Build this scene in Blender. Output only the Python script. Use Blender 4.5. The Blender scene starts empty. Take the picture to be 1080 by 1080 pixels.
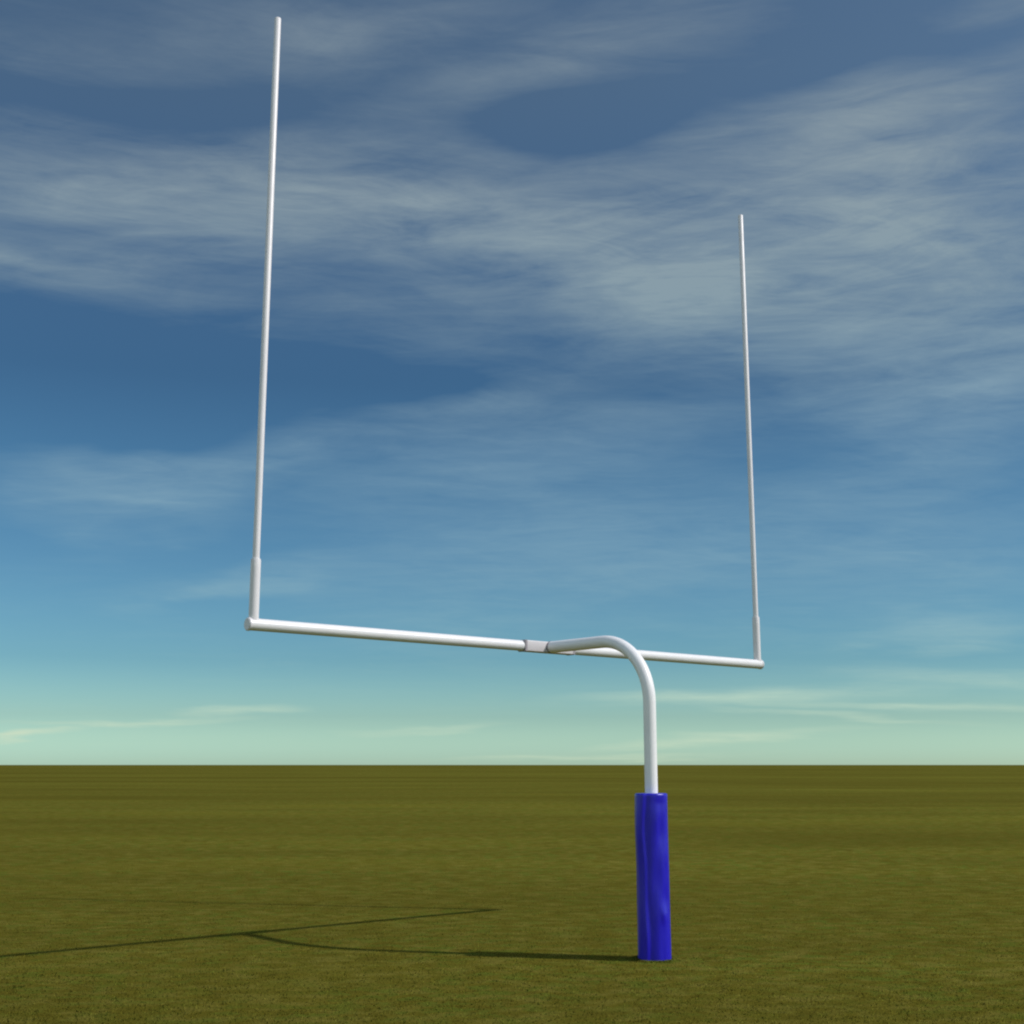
import bpy, bmesh, math, random
import numpy as np
from mathutils import Vector, Matrix
R = math.radians
scene = bpy.context.scene
COL = scene.collection

# ------------------------------------------------------------------ camera
FPX, PITCH, CAMH = 1330.4, R(11.336), 1.8055      # focal length in pixels of the 1080 px photograph
cd = bpy.data.cameras.new("camera")
cam = bpy.data.objects.new("camera", cd); COL.objects.link(cam)
cd.sensor_width = 36.0; cd.sensor_fit = 'HORIZONTAL'; cd.lens = 36.0 * FPX / 1080.0
cd.clip_start = 0.1; cd.clip_end = 100000
cam.location = (0, 0, CAMH)
cam.rotation_euler = (R(90) + PITCH, 0, 0)
scene.camera = cam

scene.view_settings.view_transform = 'Standard'
scene.view_settings.look = 'None'
scene.view_settings.exposure = 0.0
scene.view_settings.gamma = 1.0
scene.view_settings.use_curve_mapping = False
scene.cycles.max_bounces = 6
scene.cycles.filter_width = 2.2

# ------------------------------------------------------------------ node helper
class NT:
    def __init__(s, nt): s.nt = nt
    def n(s, t, **kw):
        o = s.nt.nodes.new(t)
        for k, v in kw.items(): setattr(o, k, v)
        return o
    def set(s, sock, v):
        if isinstance(v, bpy.types.NodeSocket): s.nt.links.new(v, sock)
        elif v is not None: sock.default_value = v
    def m(s, op, a, b=None, c=None, clamp=False):
        o = s.n('ShaderNodeMath', operation=op); o.use_clamp = clamp
        for i, v in enumerate((a, b, c)):
            if v is not None: s.set(o.inputs[i], v)
        return o.outputs[0]
    def vm(s, op, a, b=None):
        o = s.n('ShaderNodeVectorMath', operation=op)
        s.set(o.inputs[0], a)
        if b is not None: s.set(o.inputs[1], b)
        return o.outputs['Value'] if op in ('LENGTH', 'DOT_PRODUCT', 'DISTANCE') else o.outputs[0]
    def comb(s, x, y, z):
        o = s.n('ShaderNodeCombineXYZ')
        for i, v in enumerate((x, y, z)): s.set(o.inputs[i], v)
        return o.outputs[0]
    def mapr(s, v, a, b, c, d, smooth=False):
        o = s.n('ShaderNodeMapRange'); o.clamp = True
        if smooth: o.interpolation_type = 'SMOOTHSTEP'
        for i, x in enumerate((v, a, b, c, d)): s.set(o.inputs[i], x)
        return o.outputs[0]
    def noise(s, vec, scale, detail=4, rough=.5, dist=0.0, color=False):
        o = s.n('ShaderNodeTexNoise')
        s.set(o.inputs['Vector'], vec)
        o.inputs['Scale'].default_value = scale; o.inputs['Detail'].default_value = detail
        o.inputs['Roughness'].default_value = rough; o.inputs['Distortion'].default_value = dist
        return o.outputs['Color' if color else 'Fac']
    def mapping(s, vec, loc=(0,0,0), rot=(0,0,0), scale=(1,1,1), typ='POINT'):
        o = s.n('ShaderNodeMapping', vector_type=typ)
        s.set(o.inputs['Vector'], vec)
        o.inputs['Location'].default_value = loc; o.inputs['Rotation'].default_value = rot; o.inputs['Scale'].default_value = scale
        return o.outputs[0]
    def ramp(s, fac, stops, interp='LINEAR'):
        o = s.n('ShaderNodeValToRGB'); s.set(o.inputs[0], fac)
        cr = o.color_ramp; cr.interpolation = interp
        while len(cr.elements) < len(stops): cr.elements.new(0.5)
        for e, (p, c) in zip(cr.elements, stops):
            e.position = p; e.color = (*c, 1)
        return o.outputs[0]
    def mix(s, fac, a, b, blend='MIX'):
        o = s.n('ShaderNodeMix', data_type='RGBA', blend_type=blend)
        o.clamp_factor = True
        s.set(o.inputs[0], fac)
        for i, v in ((6, a), (7, b)):
            s.set(o.inputs[i], (*v, 1) if isinstance(v, tuple) and len(v) == 3 else v)
        return o.outputs[2]

# ------------------------------------------------------------------ sun and sky
SUNV = Vector((3.32, -0.73, 3.05)).normalized()         # direction towards the sun
SUN_EL = math.asin(SUNV.z); SUN_AZ = math.atan2(SUNV.x, SUNV.y)
ld = bpy.data.lights.new("sun", 'SUN'); ld.energy = 3.35; ld.angle = R(1.0); ld.color = (1.0, 0.955, 0.94)
sun = bpy.data.objects.new("sun", ld); COL.objects.link(sun)
sun.location = SUNV * 60
sun.rotation_euler = SUNV.to_track_quat('Z', 'Y').to_euler()

def azel(px, py):                                        # sky direction (degrees) of a feature of the photographed sky
    X = (px - 540) / FPX; V = (540 - py) / FPX
    fw = math.cos(PITCH) - V * math.sin(PITCH); up = math.sin(PITCH) + V * math.cos(PITCH)
    return math.degrees(math.atan2(X, fw)), math.degrees(math.atan2(up, math.hypot(X, fw)))

world = bpy.data.worlds.new("World"); scene.world = world; world.use_nodes = True
wt = world.node_tree; W = NT(wt)
bg = wt.nodes['Background']; bg.inputs['Strength'].default_value = 0.1
sky = W.n('ShaderNodeTexSky', sky_type='NISHITA')
sky.sun_disc = False; sky.sun_elevation = SUN_EL; sky.sun_rotation = SUN_AZ
geo = W.n('ShaderNodeTexCoord')
sep = W.n('ShaderNodeSeparateXYZ'); W.set(sep.inputs[0], geo.outputs['Generated'])
X, Y, Z = sep.outputs
el = W.m('DEGREES', W.m('ARCSINE', W.m('MINIMUM', W.m('MAXIMUM', Z, -1.0), 1.0)))
az = W.m('DEGREES', W.m('ARCTAN2', X, Y))
elf = W.m('DIVIDE', el, 90.0, clamp=True)
# the colour of this evening-like air by height above the horizon (doubled below)
TINT = [(0.0, (1.40, 2.00, 1.95)), (0.5, (1.18, 1.83, 1.92)), (2.0, (.72, 1.12, 1.22)), (4.5, (.44, .79, .96)), (8.8, (.37, .67, .84)),
        (13, (.31, .585, .74)), (17, (.28, .50, .64)), (23, (.40, .60, .72)), (30, (.62, .75, .77)), (60, (.72, .82, .88))]
tint = W.ramp(elf, [(e / 90, tuple(c / 2 for c in col)) for e, col in TINT])
clear = W.mix(1.0, W.mix(1.0, sky.outputs[0], tint, 'MULTIPLY'), (2.0, 2.0, 2.0), 'MULTIPLY')

# high thin cloud: streaky noise on a distant layer, gathered in banks
zz = W.m('ADD', W.m('MAXIMUM', Z, 0.0), 0.10)
plane = W.comb(W.m('DIVIDE', X, zz), W.m('DIVIDE', Y, zz), 0.0)
wn = W.vm('SUBTRACT', W.noise(plane, 1.3, 3, .5, color=True), (.5, .5, .5))
warpn = W.n('ShaderNodeVectorMath', operation='SCALE'); W.set(warpn.inputs[0], wn); warpn.inputs['Scale'].default_value = .5
pw = W.vm('ADD', plane, warpn.outputs[0])
st1 = W.noise(W.mapping(pw, rot=(0, 0, R(-8)), scale=(1.0, 3.0, 1)), 1.9, 11, .64, .42)
st2 = W.noise(W.mapping(pw, rot=(0, 0, R(10)), scale=(1.0, 2.8, 1)), 5.0, 8, .66, .6)
st4 = W.noise(W.vm('ADD', W.comb(W.m('MULTIPLY', az, .085), W.m('MULTIPLY', el, .50), 0.0), W.vm('MULTIPLY', wn, (.8, 1.9, 0.0))), 1.5, 10, .66, .5)
st3 = W.noise(W.mapping(pw, loc=(4, 7, 0), scale=(1.0, 1.8, 1)), 1.1, 4, .5, .1)
ae = W.comb(az, el, 0.0)
# warp the bank outlines too
wv = W.n('ShaderNodeVectorMath', operation='SCALE')
W.set(wv.inputs[0], W.vm('MULTIPLY', wn, (14.0, 5.5, 0.0))); wv.inputs['Scale'].default_value = 1.0
aew = W.vm('ADD', ae, wv.outputs[0])
BANKS = [  # x, y, half width, half height (photo pixels), tilt deg, amount
    (120, 225, 420, 120, 0, .60), (480, 245, 420, 125, -6, .66), (900, 230, 440, 200, -3, .86), (760, 330, 330, 120, -20, .36),
    (1010, 420, 300, 110, 8, .46), (1120, 340, 300, 160, 0, .30),
    (360, 25, 330, 70, 6, .50), (660, 45, 360, 60, 14, .50), (840, 100, 220, 26, 12, .22), (60, 60, 220, 40, 0, .18), (60, 270, 170, 40, 0, .2), (950, 95, 260, 60, 10, .35), (1060, 0, 200, 40, 0, .3),
    (190, 490, 260, 62, 12, .42), (120, 520, 150, 60, 14, .24), (480, 425, 300, 62, 12, .30), (250, 615, 220, 36, 6, .26),
    (640, 560, 480, 160, 5, .30), (960, 560, 360, 130, 5, .22), (640, 470, 340, 110, 8, .20), (420, 500, 300, 90, 8, .14),
    (780, 734, 260, 14, 1, .56), (960, 745, 240, 7, -2, .45), (1040, 715, 260, 18, -3, .30), (1000, 660, 200, 36, 8, .24), (255, 752, 90, 7, 3, .55), (120, 762, 200, 5, 1, .5), (25, 776, 75, 9, 10, .85),
    (450, 768, 110, 6, 4, .32), (760, 780, 200, 9, 4, .48), (620, 799, 200, 5, 0, .4), (880, 755, 200, 6, -4, .35),
    (190, 112, 200, 40, 2, -.26), (615, 130, 160, 56, 4, -.44), (850, 60, 170, 28, 12, -.26), (40, 240, 170, 26, -4, -.34), (1000, 40, 200, 36, 0, -.22),
    (250, 372, 330, 46, 0, -.42), (420, 340, 240, 40, -4, .16), (60, 420, 280, 60, 0, -.5), (500, 392, 180, 28, -10, -.14), (760, 500, 240, 60, 8, -.18),
]
f = None
for cx, cy, rx, ry, tilt, amt in BANKS:
    a0, e0 = azel(cx, cy)
    a1, _ = azel(cx + rx, cy); a2, _ = azel(cx - rx, cy); _, e1 = azel(cx, cy - ry); _, e2 = azel(cx, cy + ry)
    v = W.mapping(aew if ry > 25 else W.vm('ADD', ae, W.vm('MULTIPLY', wn, (6.0, .9, 0.0))), loc=(a0, e0, 0), rot=(0, 0, R(tilt)), scale=((a1 - a2) / 2, (e1 - e2) / 2, 1), typ='TEXTURE')
    g = W.mapr(W.vm('LENGTH', v), 0.0, 1.0, amt, 0.0, True)
    f = g if f is None else W.m('ADD', f, g)
# outside the photographed part of the sky the banks come from the wide noise alone
out = W.mapr(W.m('ABSOLUTE', az), 24, 45, 0.0, 1.0, True)
out = W.m('MAXIMUM', out, W.mapr(el, 36, 50, 0.0, 1.0, True))
gen = W.mapr(st3, .38, .56, 0.1, .85, True)
f = W.m('ADD', W.m('MULTIPLY', f, W.m('SUBTRACT', 1.0, out)), W.m('MULTIPLY', gen, out))
tex = W.m('ADD', W.m('MULTIPLY', W.m('SUBTRACT', st1, .5), 2.1), W.m('MULTIPLY', W.m('SUBTRACT', st2, .5), .90))
tex = W.m('ADD', tex, W.m('MULTIPLY', W.m('SUBTRACT', st4, .5), 2.4))
dens = W.m('ADD', f, W.m('MULTIPLY', tex, W.m('ADD', W.m('MULTIPLY', f, .62, clamp=True), W.mapr(el, 12, 24, .06, .17, True))), clamp=True)
dens = W.m('MULTIPLY', dens, .94)
ccol = W.ramp(elf, [(e / 90, tuple(x for x in c)) for e, c in
    [(0, (.62, .73, .53)), (3, (.52, .69, .56)), (6, (.40, .58, .58)), (10, (.27, .44, .53)), (14, (.22, .36, .47)), (20, (.255, .350, .405)), (26, (.27, .345, .39)), (34, (.20, .265, .33)), (60, (.20, .26, .33))]])
ccol = W.mix(1.0, ccol, (10.0, 10.0, 10.0), 'MULTIPLY')
# unseen clouds beside and behind the camera, brightened as added fill for the poles
back_fill = W.mapr(W.m('ABSOLUTE', az), 50, 110, 0.0, 1.0, True)
ccol = W.mix(back_fill, ccol, W.mix(1.0, ccol, (2.5, 2.2, 2.1), 'MULTIPLY'))
full = W.mix(dens, clear, ccol)
wt.links.new(full, bg.inputs['Color'])

# ------------------------------------------------------------------ materials
def newmat(name):
    m = bpy.data.materials.new(name); m.use_nodes = True
    return m, NT(m.node_tree), m.node_tree.nodes['Principled BSDF']

def grass_colour(N, pos):
    """turf colour from a ground position; shared by the soil sheet and the blades standing on it"""
    fine = N.noise(N.mapping(pos, scale=(.62, 1, 1)), 4.4, 5, .64, .4)
    med = N.noise(pos, 1.5, 4, .6, .6)
    big = N.noise(N.mapping(pos, rot=(0, 0, .12), scale=(.30, 1, 1)), .17, 5, .6, .4)
    huge = N.noise(N.mapping(pos, rot=(0, 0, -.05), scale=(.22, 1, 1)), .030, 5, .62)
    c = N.ramp(med, [(.30, (.098, .090, .0075)), (.46, (.128, .116, .0085)), (.60, (.142, .128, .010)), (.74, (.112, .120, .010))])
    c = N.mix(N.mapr(fine, .45, .62, .0, .95, True), c, (.215, .195, .024))
    c = N.mix(N.mapr(fine, .46, .30, .0, .42, True), c, (.082, .068, .010))
    green = N.mapr(N.noise(N.mapping(pos, loc=(3, 9, 0), scale=(.7, 1, 1)), 5.5, 5, .66, .5), .47, .60, 0, .9, True)
    green = N.m('MULTIPLY', green, N.mapr(N.noise(N.mapping(pos, loc=(1, 5, 0)), .5, 3, .6), .36, .60, .25, 1.0))
    c = N.mix(green, c, (.104, .168, .0140))
    c = N.mix(N.mapr(big, .34, .60, .50, 0.0), c, (.086, .080, .0065))
    c = N.mix(N.mapr(big, .52, .68, .0, .5), c, (.150, .140, .010))
    c = N.mix(N.mapr(huge, .36, .60, .75, 0.0), c, (.086, .076, .0065))
    c = N.mix(1.0, c, (.885, .850, 1.40), 'MULTIPLY')
    return c

mg, N, b = newmat("turf_soil")
pos = N.n('ShaderNodeNewGeometry').outputs['Position']
c = grass_colour(N, pos)
N.set(b.inputs['Base Color'], c); b.inputs['Roughness'].default_value = .95
b.inputs['Specular IOR Level'].default_value = .0
bmp = N.n('ShaderNodeBump'); bmp.inputs['Strength'].default_value = .28; bmp.inputs['Distance'].default_value = .03
N.set(bmp.inputs['Height'], N.m('ADD', N.noise(pos, 14, 5, .7), N.m('MULTIPLY', N.noise(pos, 3, 3, .6), .8)))
N.set(b.inputs['Normal'], bmp.outputs[0])

mb, N, b = newmat("grass_blades")
g_ = N.n('ShaderNodeNewGeometry')
c = grass_colour(N, g_.outputs['Position'])
rnd = N.n('ShaderNodeVertexColor'); rnd.layer_name = 'shade'
c = N.mix(1.0, c, N.mix(rnd.outputs['Color'], (1.08, 1.16, 1.10), (1.44, 1.54, 1.55)), 'MULTIPLY')
c = N.mix(1.0, c, (2.0, 2.0, 2.0), 'MULTIPLY')           # half is reflected, half let through
N.set(b.inputs['Base Color'], c); b.inputs['Roughness'].default_value = .7
b.inputs['Specular IOR Level'].default_value = .0
tr = N.n('ShaderNodeBsdfTranslucent'); N.set(tr.inputs[0], c)
mx = N.n('ShaderNodeMixShader'); mx.inputs[0].default_value = .5
mb.node_tree.links.new(b.outputs[0], mx.inputs[1]); mb.node_tree.links.new(tr.outputs[0], mx.inputs[2])
mb.node_tree.links.new(mx.outputs[0], mb.node_tree.nodes['Material Output'].inputs['Surface'])

def paint(name, base, rough, spec=.5):
    m, N, b = newmat(name)
    tc = N.n('ShaderNodeNewGeometry').outputs['Position']
    dirt = N.mapr(N.noise(tc, 5.0, 6, .65), .45, .75, 0, .30)
    c = N.mix(dirt, base, tuple(x * .84 for x in base))
    N.set(b.inputs['Base Color'], c)
    N.set(b.inputs['Roughness'], N.mapr(N.noise(tc, 9, 4, .6), .3, .7, rough - .06, rough + .08))
    b.inputs['Specular IOR Level'].default_value = spec
    bp = N.n('ShaderNodeBump'); bp.inputs['Strength'].default_value = .08; bp.inputs['Distance'].default_value = .004
    N.set(bp.inputs['Height'], N.noise(tc, 60, 3, .6)); N.set(b.inputs['Normal'], bp.outputs[0])
    return m
M_white = paint("white_powder_coat", (.78, .765, .77), .36)
M_neck_lit = paint("white_coat_lit_neck", (.87, .855, .855), .36)  # same white paint, base colour lifted to stand in for light on the neck
M_sleeve = paint("white_sleeve_coat", (.74, .71, .72), .40)
M_bracket = paint("grey_galvanised_plate", (.62, .58, .59), .45)
M_ring = paint("dark_flange_steel", (.30, .27, .29), .5)

mp, N, b = newmat("blue_vinyl")
tc = N.n('ShaderNodeNewGeometry').outputs['Position']
c = N.mix(N.mapr(N.noise(tc, 6, 4, .6), .4, .7, 0, .35), (.014, .0075, .47), (.011, .006, .38))
N.set(b.inputs['Base Color'], c); b.inputs['Roughness'].default_value = .33
b.inputs['Specular IOR Level'].default_value = .36; b.inputs['Coat Weight'].default_value = .18; b.inputs['Coat Roughness'].default_value = .28
bp = N.n('ShaderNodeBump'); bp.inputs['Strength'].default_value = .25; bp.inputs['Distance'].default_value = .01
N.set(bp.inputs['Height'], N.noise(N.mapping(tc, scale=(1, 1, .45)), 14, 3, .5)); N.set(b.inputs['Normal'], bp.outputs[0])

# ------------------------------------------------------------------ mesh helpers
def link_mesh(name, bm, mat, parent=None, smooth=True, loc=None):
    me = bpy.data.meshes.new(name)
    bmesh.ops.recalc_face_normals(bm, faces=bm.faces)
    bm.to_mesh(me); bm.free()
    me.materials.append(mat)
    if smooth:
        for p in me.polygons: p.use_smooth = True
        me.set_sharp_from_angle(angle=R(40))
    o = bpy.data.objects.new(name, me); COL.objects.link(o)
    if parent: o.parent = parent
    if loc is not None: o.location = loc
    return o

def tube(bm, pts, radii, seg=40, cap=True):
    """sweep rings along pts (Vectors); radii per point"""
    rings = []
    ref = None
    n = len(pts)
    for i in range(n):
        t = (pts[min(i + 1, n - 1)] - pts[max(i - 1, 0)])
        if t.length < 1e-9: t = pts[-1] - pts[0]
        t.normalize()
        if ref is None:
            ref = Vector((0, 0, 1)) if abs(t.z) < .9 else Vector((1, 0, 0))
        a = (ref - t * ref.dot(t)).normalized(); ref = a
        c = t.cross(a)
        rings.append([bm.verts.new(pts[i] + (a * math.cos(q) + c * math.sin(q)) * radii[i]) for q in [2 * math.pi * k / seg for k in range(seg)]])
    for r0, r1 in zip(rings, rings[1:]):
        for k in range(seg):
            bm.faces.new((r0[k], r0[(k + 1) % seg], r1[(k + 1) % seg], r1[k]))
    if cap:
        bm.faces.new(rings[0]); bm.faces.new(rings[-1])

def rod(bm, a, b_, r, bev=.004, seg=40):
    a, b_ = Vector(a), Vector(b_); d = (b_ - a).normalized()
    e = 1e-4
    tube(bm, [a, a + d * bev, a + d * (bev + e), b_ - d * (bev + e), b_ - d * bev, b_], [r - bev, r, r, r, r, r - bev], seg)

# ------------------------------------------------------------------ the goal post
# local frame of the root: origin where the post meets the ground, +X along the crossbar to the far right end,
# -Y from the crossbar towards the field side where the post stands
TH = .7027; OFF = 1.5044; HL = 3.562; ZT = 9.117; ZB = 3.05
ux, uy = math.cos(TH), math.sin(TH)
Cc = Vector((.3801, 13.682, 0))
base = Cc + Vector((uy, -ux, 0)) * OFF
goal = bpy.data.objects.new("goal_post", None); COL.objects.link(goal)
goal.empty_display_size = .5
goal.location = base; goal.rotation_euler = (0, 0, TH)
goal['label'] = "white steel gooseneck football goal post with blue padded foot, standing on grass"
goal['category'] = "goal post"

Yc = OFF                                  # local y of the crossbar axis
RB, RP, RU, RS = .056, .0625, .0325, .0455
# crossbar
bm = bmesh.new(); rod(bm, (-HL - .045, Yc, ZB), (HL + .045, Yc, ZB), RB, .003, 48)
crossbar = link_mesh("crossbar", bm, M_white, goal)
for sx in (-1, 1):
    bm = bmesh.new()
    x0, x1 = sorted((sx * (HL + .040), sx * (HL + .066)))
    d = .008
    if sx < 0: pts, rr = [x0, x0 + d, x1 - .002, x1], [RB - .004, RB + .005, RB + .005, RB + .003]
    else: pts, rr = [x0, x0 + .002, x1 - d, x1], [RB + .003, RB + .005, RB + .005, RB - .004]
    tube(bm, [Vector((x, Yc, ZB)) for x in pts], rr, 48)
    link_mesh("end_cap", bm, M_sleeve, crossbar)
# uprights with the wider socket each stands in
def upright(x):
    bm = bmesh.new()
    zt = ZT; z0 = ZB + .56
    tube(bm, [Vector((x, Yc, z)) for z in (z0, z0 + .01, zt - .012, zt - .004, zt)], [RU, RU, RU, RU - .004, RU - .014], 40)
    up = link_mesh("upright", bm, M_sleeve, goal)
    bm = bmesh.new()
    tube(bm, [Vector((x, Yc, z)) for z in (ZB + RB * .55, ZB + .50, ZB + .585, ZB + .60, ZB + .602)], [RS, RS, RS, RS - .003, RU - .002], 40)
    link_mesh("upright_socket", bm, M_sleeve, up)
    # weld bead where the socket meets the bar
    bm = bmesh.new()
    seg = 48; rings = []
    for k in range(seg):
        q = 2 * math.pi * k / seg
        ring = []
        for j in range(8):
            w = 2 * math.pi * j / 8
            rr = RS + .001 + .004 * math.cos(w)
            xx = x + rr * math.cos(q); yy = rr * math.sin(q)
            zz_ = ZB + math.sqrt(max(RB * RB - min(yy * yy, RB * RB * .98), 0)) + .004 * math.sin(w)
            ring.append(bm.verts.new((xx, Yc + yy, zz_)))
        rings.append(ring)
    for k in range(seg):
        a, b2 = rings[k], rings[(k + 1) % seg]
        for j in range(8): bm.faces.new((a[j], b2[j], b2[(j + 1) % 8], a[(j + 1) % 8]))
    link_mesh("weld_bead", bm, M_sleeve, up)
upright(-HL); upright(HL)

# square clamp round the middle of the crossbar
HB = .059; LB = .345
bm = bmesh.new()
bmesh.ops.create_cube(bm, size=1)
bmesh.ops.scale(bm, vec=(2 * LB, 2 * HB, 2 * HB), verts=bm.verts)
bmesh.ops.translate(bm, vec=(0, Yc, ZB), verts=bm.verts)
bmesh.ops.bevel(bm, geom=list(bm.edges), offset=.010, segments=3, affect='EDGES', profile=.5)
clamp = link_mesh("mounting_bracket", bm, M_bracket, goal)
for sx in (-1, 1):
    bm = bmesh.new(); bmesh.ops.create_cube(bm, size=1)
    bmesh.ops.scale(bm, vec=(.035, 2 * HB + .005, 2 * HB + .005), verts=bm.verts)
    bmesh.ops.translate(bm, vec=(sx * (LB + .002), Yc, ZB), verts=bm.verts)
    bmesh.ops.bevel(bm, geom=list(bm.edges), offset=.004, segments=2, affect='EDGES')
    link_mesh("flange", bm, M_ring, clamp)
bm = bmesh.new()
rod(bm, (0, Yc - HB + .002, ZB), (0, Yc - HB - .022, ZB), RP + .003, .001, 40)
link_mesh("arm_collar", bm, M_ring, clamp)

# gooseneck post: up from the ground, over, and forward to the clamp
RBEND = .64
pts = [Vector((0, 0, z)) for z in (-.30, .5, 1.5, 2.0, ZB - RBEND - .02)]
for k in range(33):
    q = math.pi / 2 * k / 32
    pts.append(Vector((0, RBEND * (1 - math.cos(q)), ZB - RBEND + RBEND * math.sin(q))))
pts += [Vector((0, RBEND + .05, ZB)), Vector((0, Yc - HB - .01, ZB))]
bm = bmesh.new(); tube(bm, pts, [RP] * len(pts), 48)
link_mesh("gooseneck_post", bm, M_neck_lit, goal)

# padded sleeve round the foot: soft vinyl with lengthwise creases and dents
random.seed(4)
PR, PH = .1570, 1.535
cam_ang = math.atan2(-base.y, -base.x) - TH             # the side of the pad that faces the photographer, in the local frame
CRE = [  # angle from the facing side (deg, + is right), depth, half width, wander, phase
    (30, .0060, 12, 9.0, 2.1), (6, .0050, 14, 9.0, 4.0), (95, .007, 12, 6, 1.0), (150, .008, 13, 6, 3.0), (-70, .008, 14, 6, 5.0), (-140, .007, 13, 6, 2.0)]
DENT = [(52, .56, 17, .12, -.014), (36, .42, 11, .075, .013), (38, 1.15, 16, .14, -.011), (20, .70, 18, .16, -.007), (56, .95, 14, .14, .006), (16, 1.30, 16, .12, .004), (-5, .9, 22, .25, -.004), (28, 1.44, 24, .05, -.005), (52, .80, 14, .2, -.005), (-48, 1.2, 20, .2, .004)]
def pad_r(deg, z):
    r = PR
    for a, dp, hw, wd, ph in CRE:
        c0 = a + wd * (math.sin(z * 3.1 + ph) * .6 + math.sin(z * 7.3 + ph * 2) * .25)
        d = (deg - c0 + 180) % 360 - 180
        r -= dp * math.exp(-(d / hw) ** 2) * (.65 + .35 * math.sin(z * 5 + ph))
    # the loose edge of the wrap: a soft step that wanders down the left of the pad
    c0 = -24 + 3.5 * math.sin(z * 3.4 + .9) + 1.6 * math.sin(z * 9.0)
    d = (deg - c0 + 180) % 360 - 180
    st = .5 - .5 * math.tanh(d / 5.6)
    r += .0350 * st * max(0.0, 1 - max(0.0, -d) / 78.0) * (.85 + .15 * math.sin(z * 6)) if d > -95 else 0.0
    for a, z0, ha, hz, am in DENT:
        d = (deg - a + 180) % 360 - 180
        r += am * math.exp(-(d / ha) ** 2 - ((z - z0) / hz) ** 2)
    r += .0025 * math.sin(math.radians(deg * 2) + z * 2.0)
    return r
bm = bmesh.new(); SEG = 320; NZ = 110; rings = []
prof = [(0.0, -.006)] + [(PH * k / NZ, 0) for k in range(0, NZ)] 
prof[0] = (-.01, 0)
zs = [(z, 0) for z, _ in prof] + [(PH - .010, -.001), (PH - .004, -.004), (PH, -.010)]
for z, dr in zs:
    ring = []
    for k in range(SEG):
        deg = 360 * k / SEG
        q = cam_ang + math.radians(deg)
        r = pad_r(deg, max(z, 0)) + dr
        ring.append(bm.verts.new((r * math.cos(q), r * math.sin(q), z)))
    rings.append(ring)
inner = [bm.verts.new(((RP + .002) * math.cos(cam_ang + 2 * math.pi * k / SEG), (RP + .002) * math.sin(cam_ang + 2 * math.pi * k / SEG), PH + .002)) for k in range(SEG)]
rings.append(inner)
for a, b2 in zip(rings, rings[1:]):
    for k in range(SEG): bm.faces.new((a[k], a[(k + 1) % SEG], b2[(k + 1) % SEG], b2[k]))
pad = link_mesh("post_pad", bm, mp, goal)
pad['label'] = "creased royal blue vinyl pad wrapped round the foot of the post"

# ------------------------------------------------------------------ the field
bm = bmesh.new()
radii = [0, 6, 14, 30, 60, 120, 300, 800, 2500, 8000, 30000]
SEG = 96; prev = None; cv = bm.verts.new((0, 12, 0))
for r in radii[1:]:
    ring = [bm.verts.new((r * math.cos(2 * math.pi * k / SEG), 12 + r * math.sin(2 * math.pi * k / SEG), 0)) for k in range(SEG)]
    for k in range(SEG):
        if prev is None: bm.faces.new((cv, ring[k], ring[(k + 1) % SEG]))
        else: bm.faces.new((prev[k], ring[k], ring[(k + 1) % SEG], prev[(k + 1) % SEG]))
    prev = ring
ground = link_mesh("ground", bm, mg, None, smooth=False)
ground['kind'] = 'structure'

# short mown grass: one tangle of blades, denser near the viewer, thinning out with distance
rng = np.random.default_rng(11)
NB = 330000
u = rng.random(NB)
y0, y1 = 6.5, 60.0
k_ = 1.1                                                     # density ~ 1/y^(1+k)
yy = (y0 ** -k_ + u * (y1 ** -k_ - y0 ** -k_)) ** (-1 / k_)
xx = (rng.random(NB) * 2 - 1) * (yy * .46 + 2.2)
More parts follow.
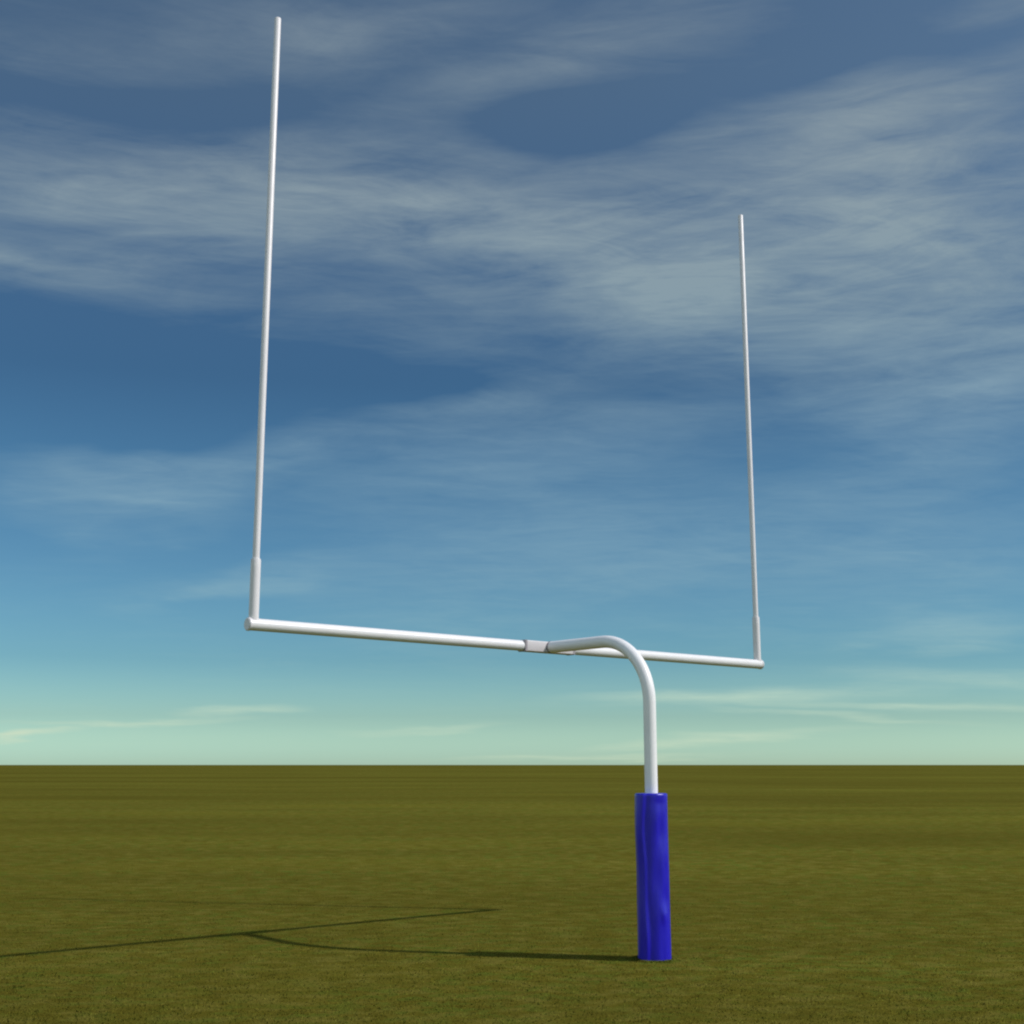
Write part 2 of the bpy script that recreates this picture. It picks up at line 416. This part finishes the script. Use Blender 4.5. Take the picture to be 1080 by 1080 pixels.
# clumps
tq = rng.random(2600) * 2 * np.pi; tr_ = PR + .012 + np.abs(rng.normal(0, .03, 2600))
xx[:2600] = base.x + tr_ * np.cos(tq); yy[:2600] = base.y + tr_ * np.sin(tq)
keep = ((xx - base.x) ** 2 + (yy - base.y) ** 2) > (PR + .004) ** 2
xx, yy = xx[keep], yy[keep]; n = len(xx)
fade = np.clip(12.0 / yy, 0.15, 1)
clump = .5 + .5 * np.sin(xx * 5.1 + 1.7 * np.sin(yy * 3.3)) * np.sin(yy * 4.3 + 2 * np.sin(xx * 2.1))
hh = .8 * (.006 + .008 * rng.random(n) + .006 * clump) * fade
ww = (.0035 + .003 * rng.random(n)) * (1 + (yy - 8) * .04)
ang = rng.random(n) * 2 * np.pi; lean = rng.random(n) * .9; la = rng.random(n) * 2 * np.pi
near = np.hypot(xx - base.x, yy - base.y)
hh = np.where(near < PR + .06, hh * 1.5 + .003, hh)
co = np.zeros((n, 3, 3), np.float32)
co[:, 0, 0] = xx - np.cos(ang) * ww; co[:, 0, 1] = yy - np.sin(ang) * ww
co[:, 1, 0] = xx + np.cos(ang) * ww; co[:, 1, 1] = yy + np.sin(ang) * ww
co[:, 2, 0] = xx + np.cos(la) * hh * lean; co[:, 2, 1] = yy + np.sin(la) * hh * lean; co[:, 2, 2] = hh
co[:, 0:2, 2] = -.002
me = bpy.data.meshes.new("grass")
me.vertices.add(n * 3); me.vertices.foreach_set('co', co.reshape(-1))
me.loops.add(n * 3); me.loops.foreach_set('vertex_index', np.arange(n * 3, dtype=np.int32))
me.polygons.add(n); me.polygons.foreach_set('loop_start', np.arange(0, n * 3, 3, dtype=np.int32))
me.polygons.foreach_set('loop_total', np.full(n, 3, np.int32))
me.update()
ca = me.color_attributes.new('shade', 'FLOAT_COLOR', 'POINT')
sh = np.repeat(rng.random(n) ** 1.6, 3)
ca.data.foreach_set('color', np.stack([sh, sh, sh, np.ones_like(sh)], 1).astype(np.float32).reshape(-1))
me.materials.append(mb)
nv = np.repeat(rng.normal(0, .28, (n, 2)), 3, 0)               # blades of mown turf catch the light as one soft pile
nn = np.concatenate([nv, np.ones((n * 3, 1))], 1); nn /= np.linalg.norm(nn, axis=1, keepdims=True)
me.normals_split_custom_set_from_vertices(nn.tolist())
grass = bpy.data.objects.new("grass", me); COL.objects.link(grass)
grass['kind'] = 'stuff'
grass['label'] = "short mown olive green grass covering the open field"
grass['category'] = "grass"
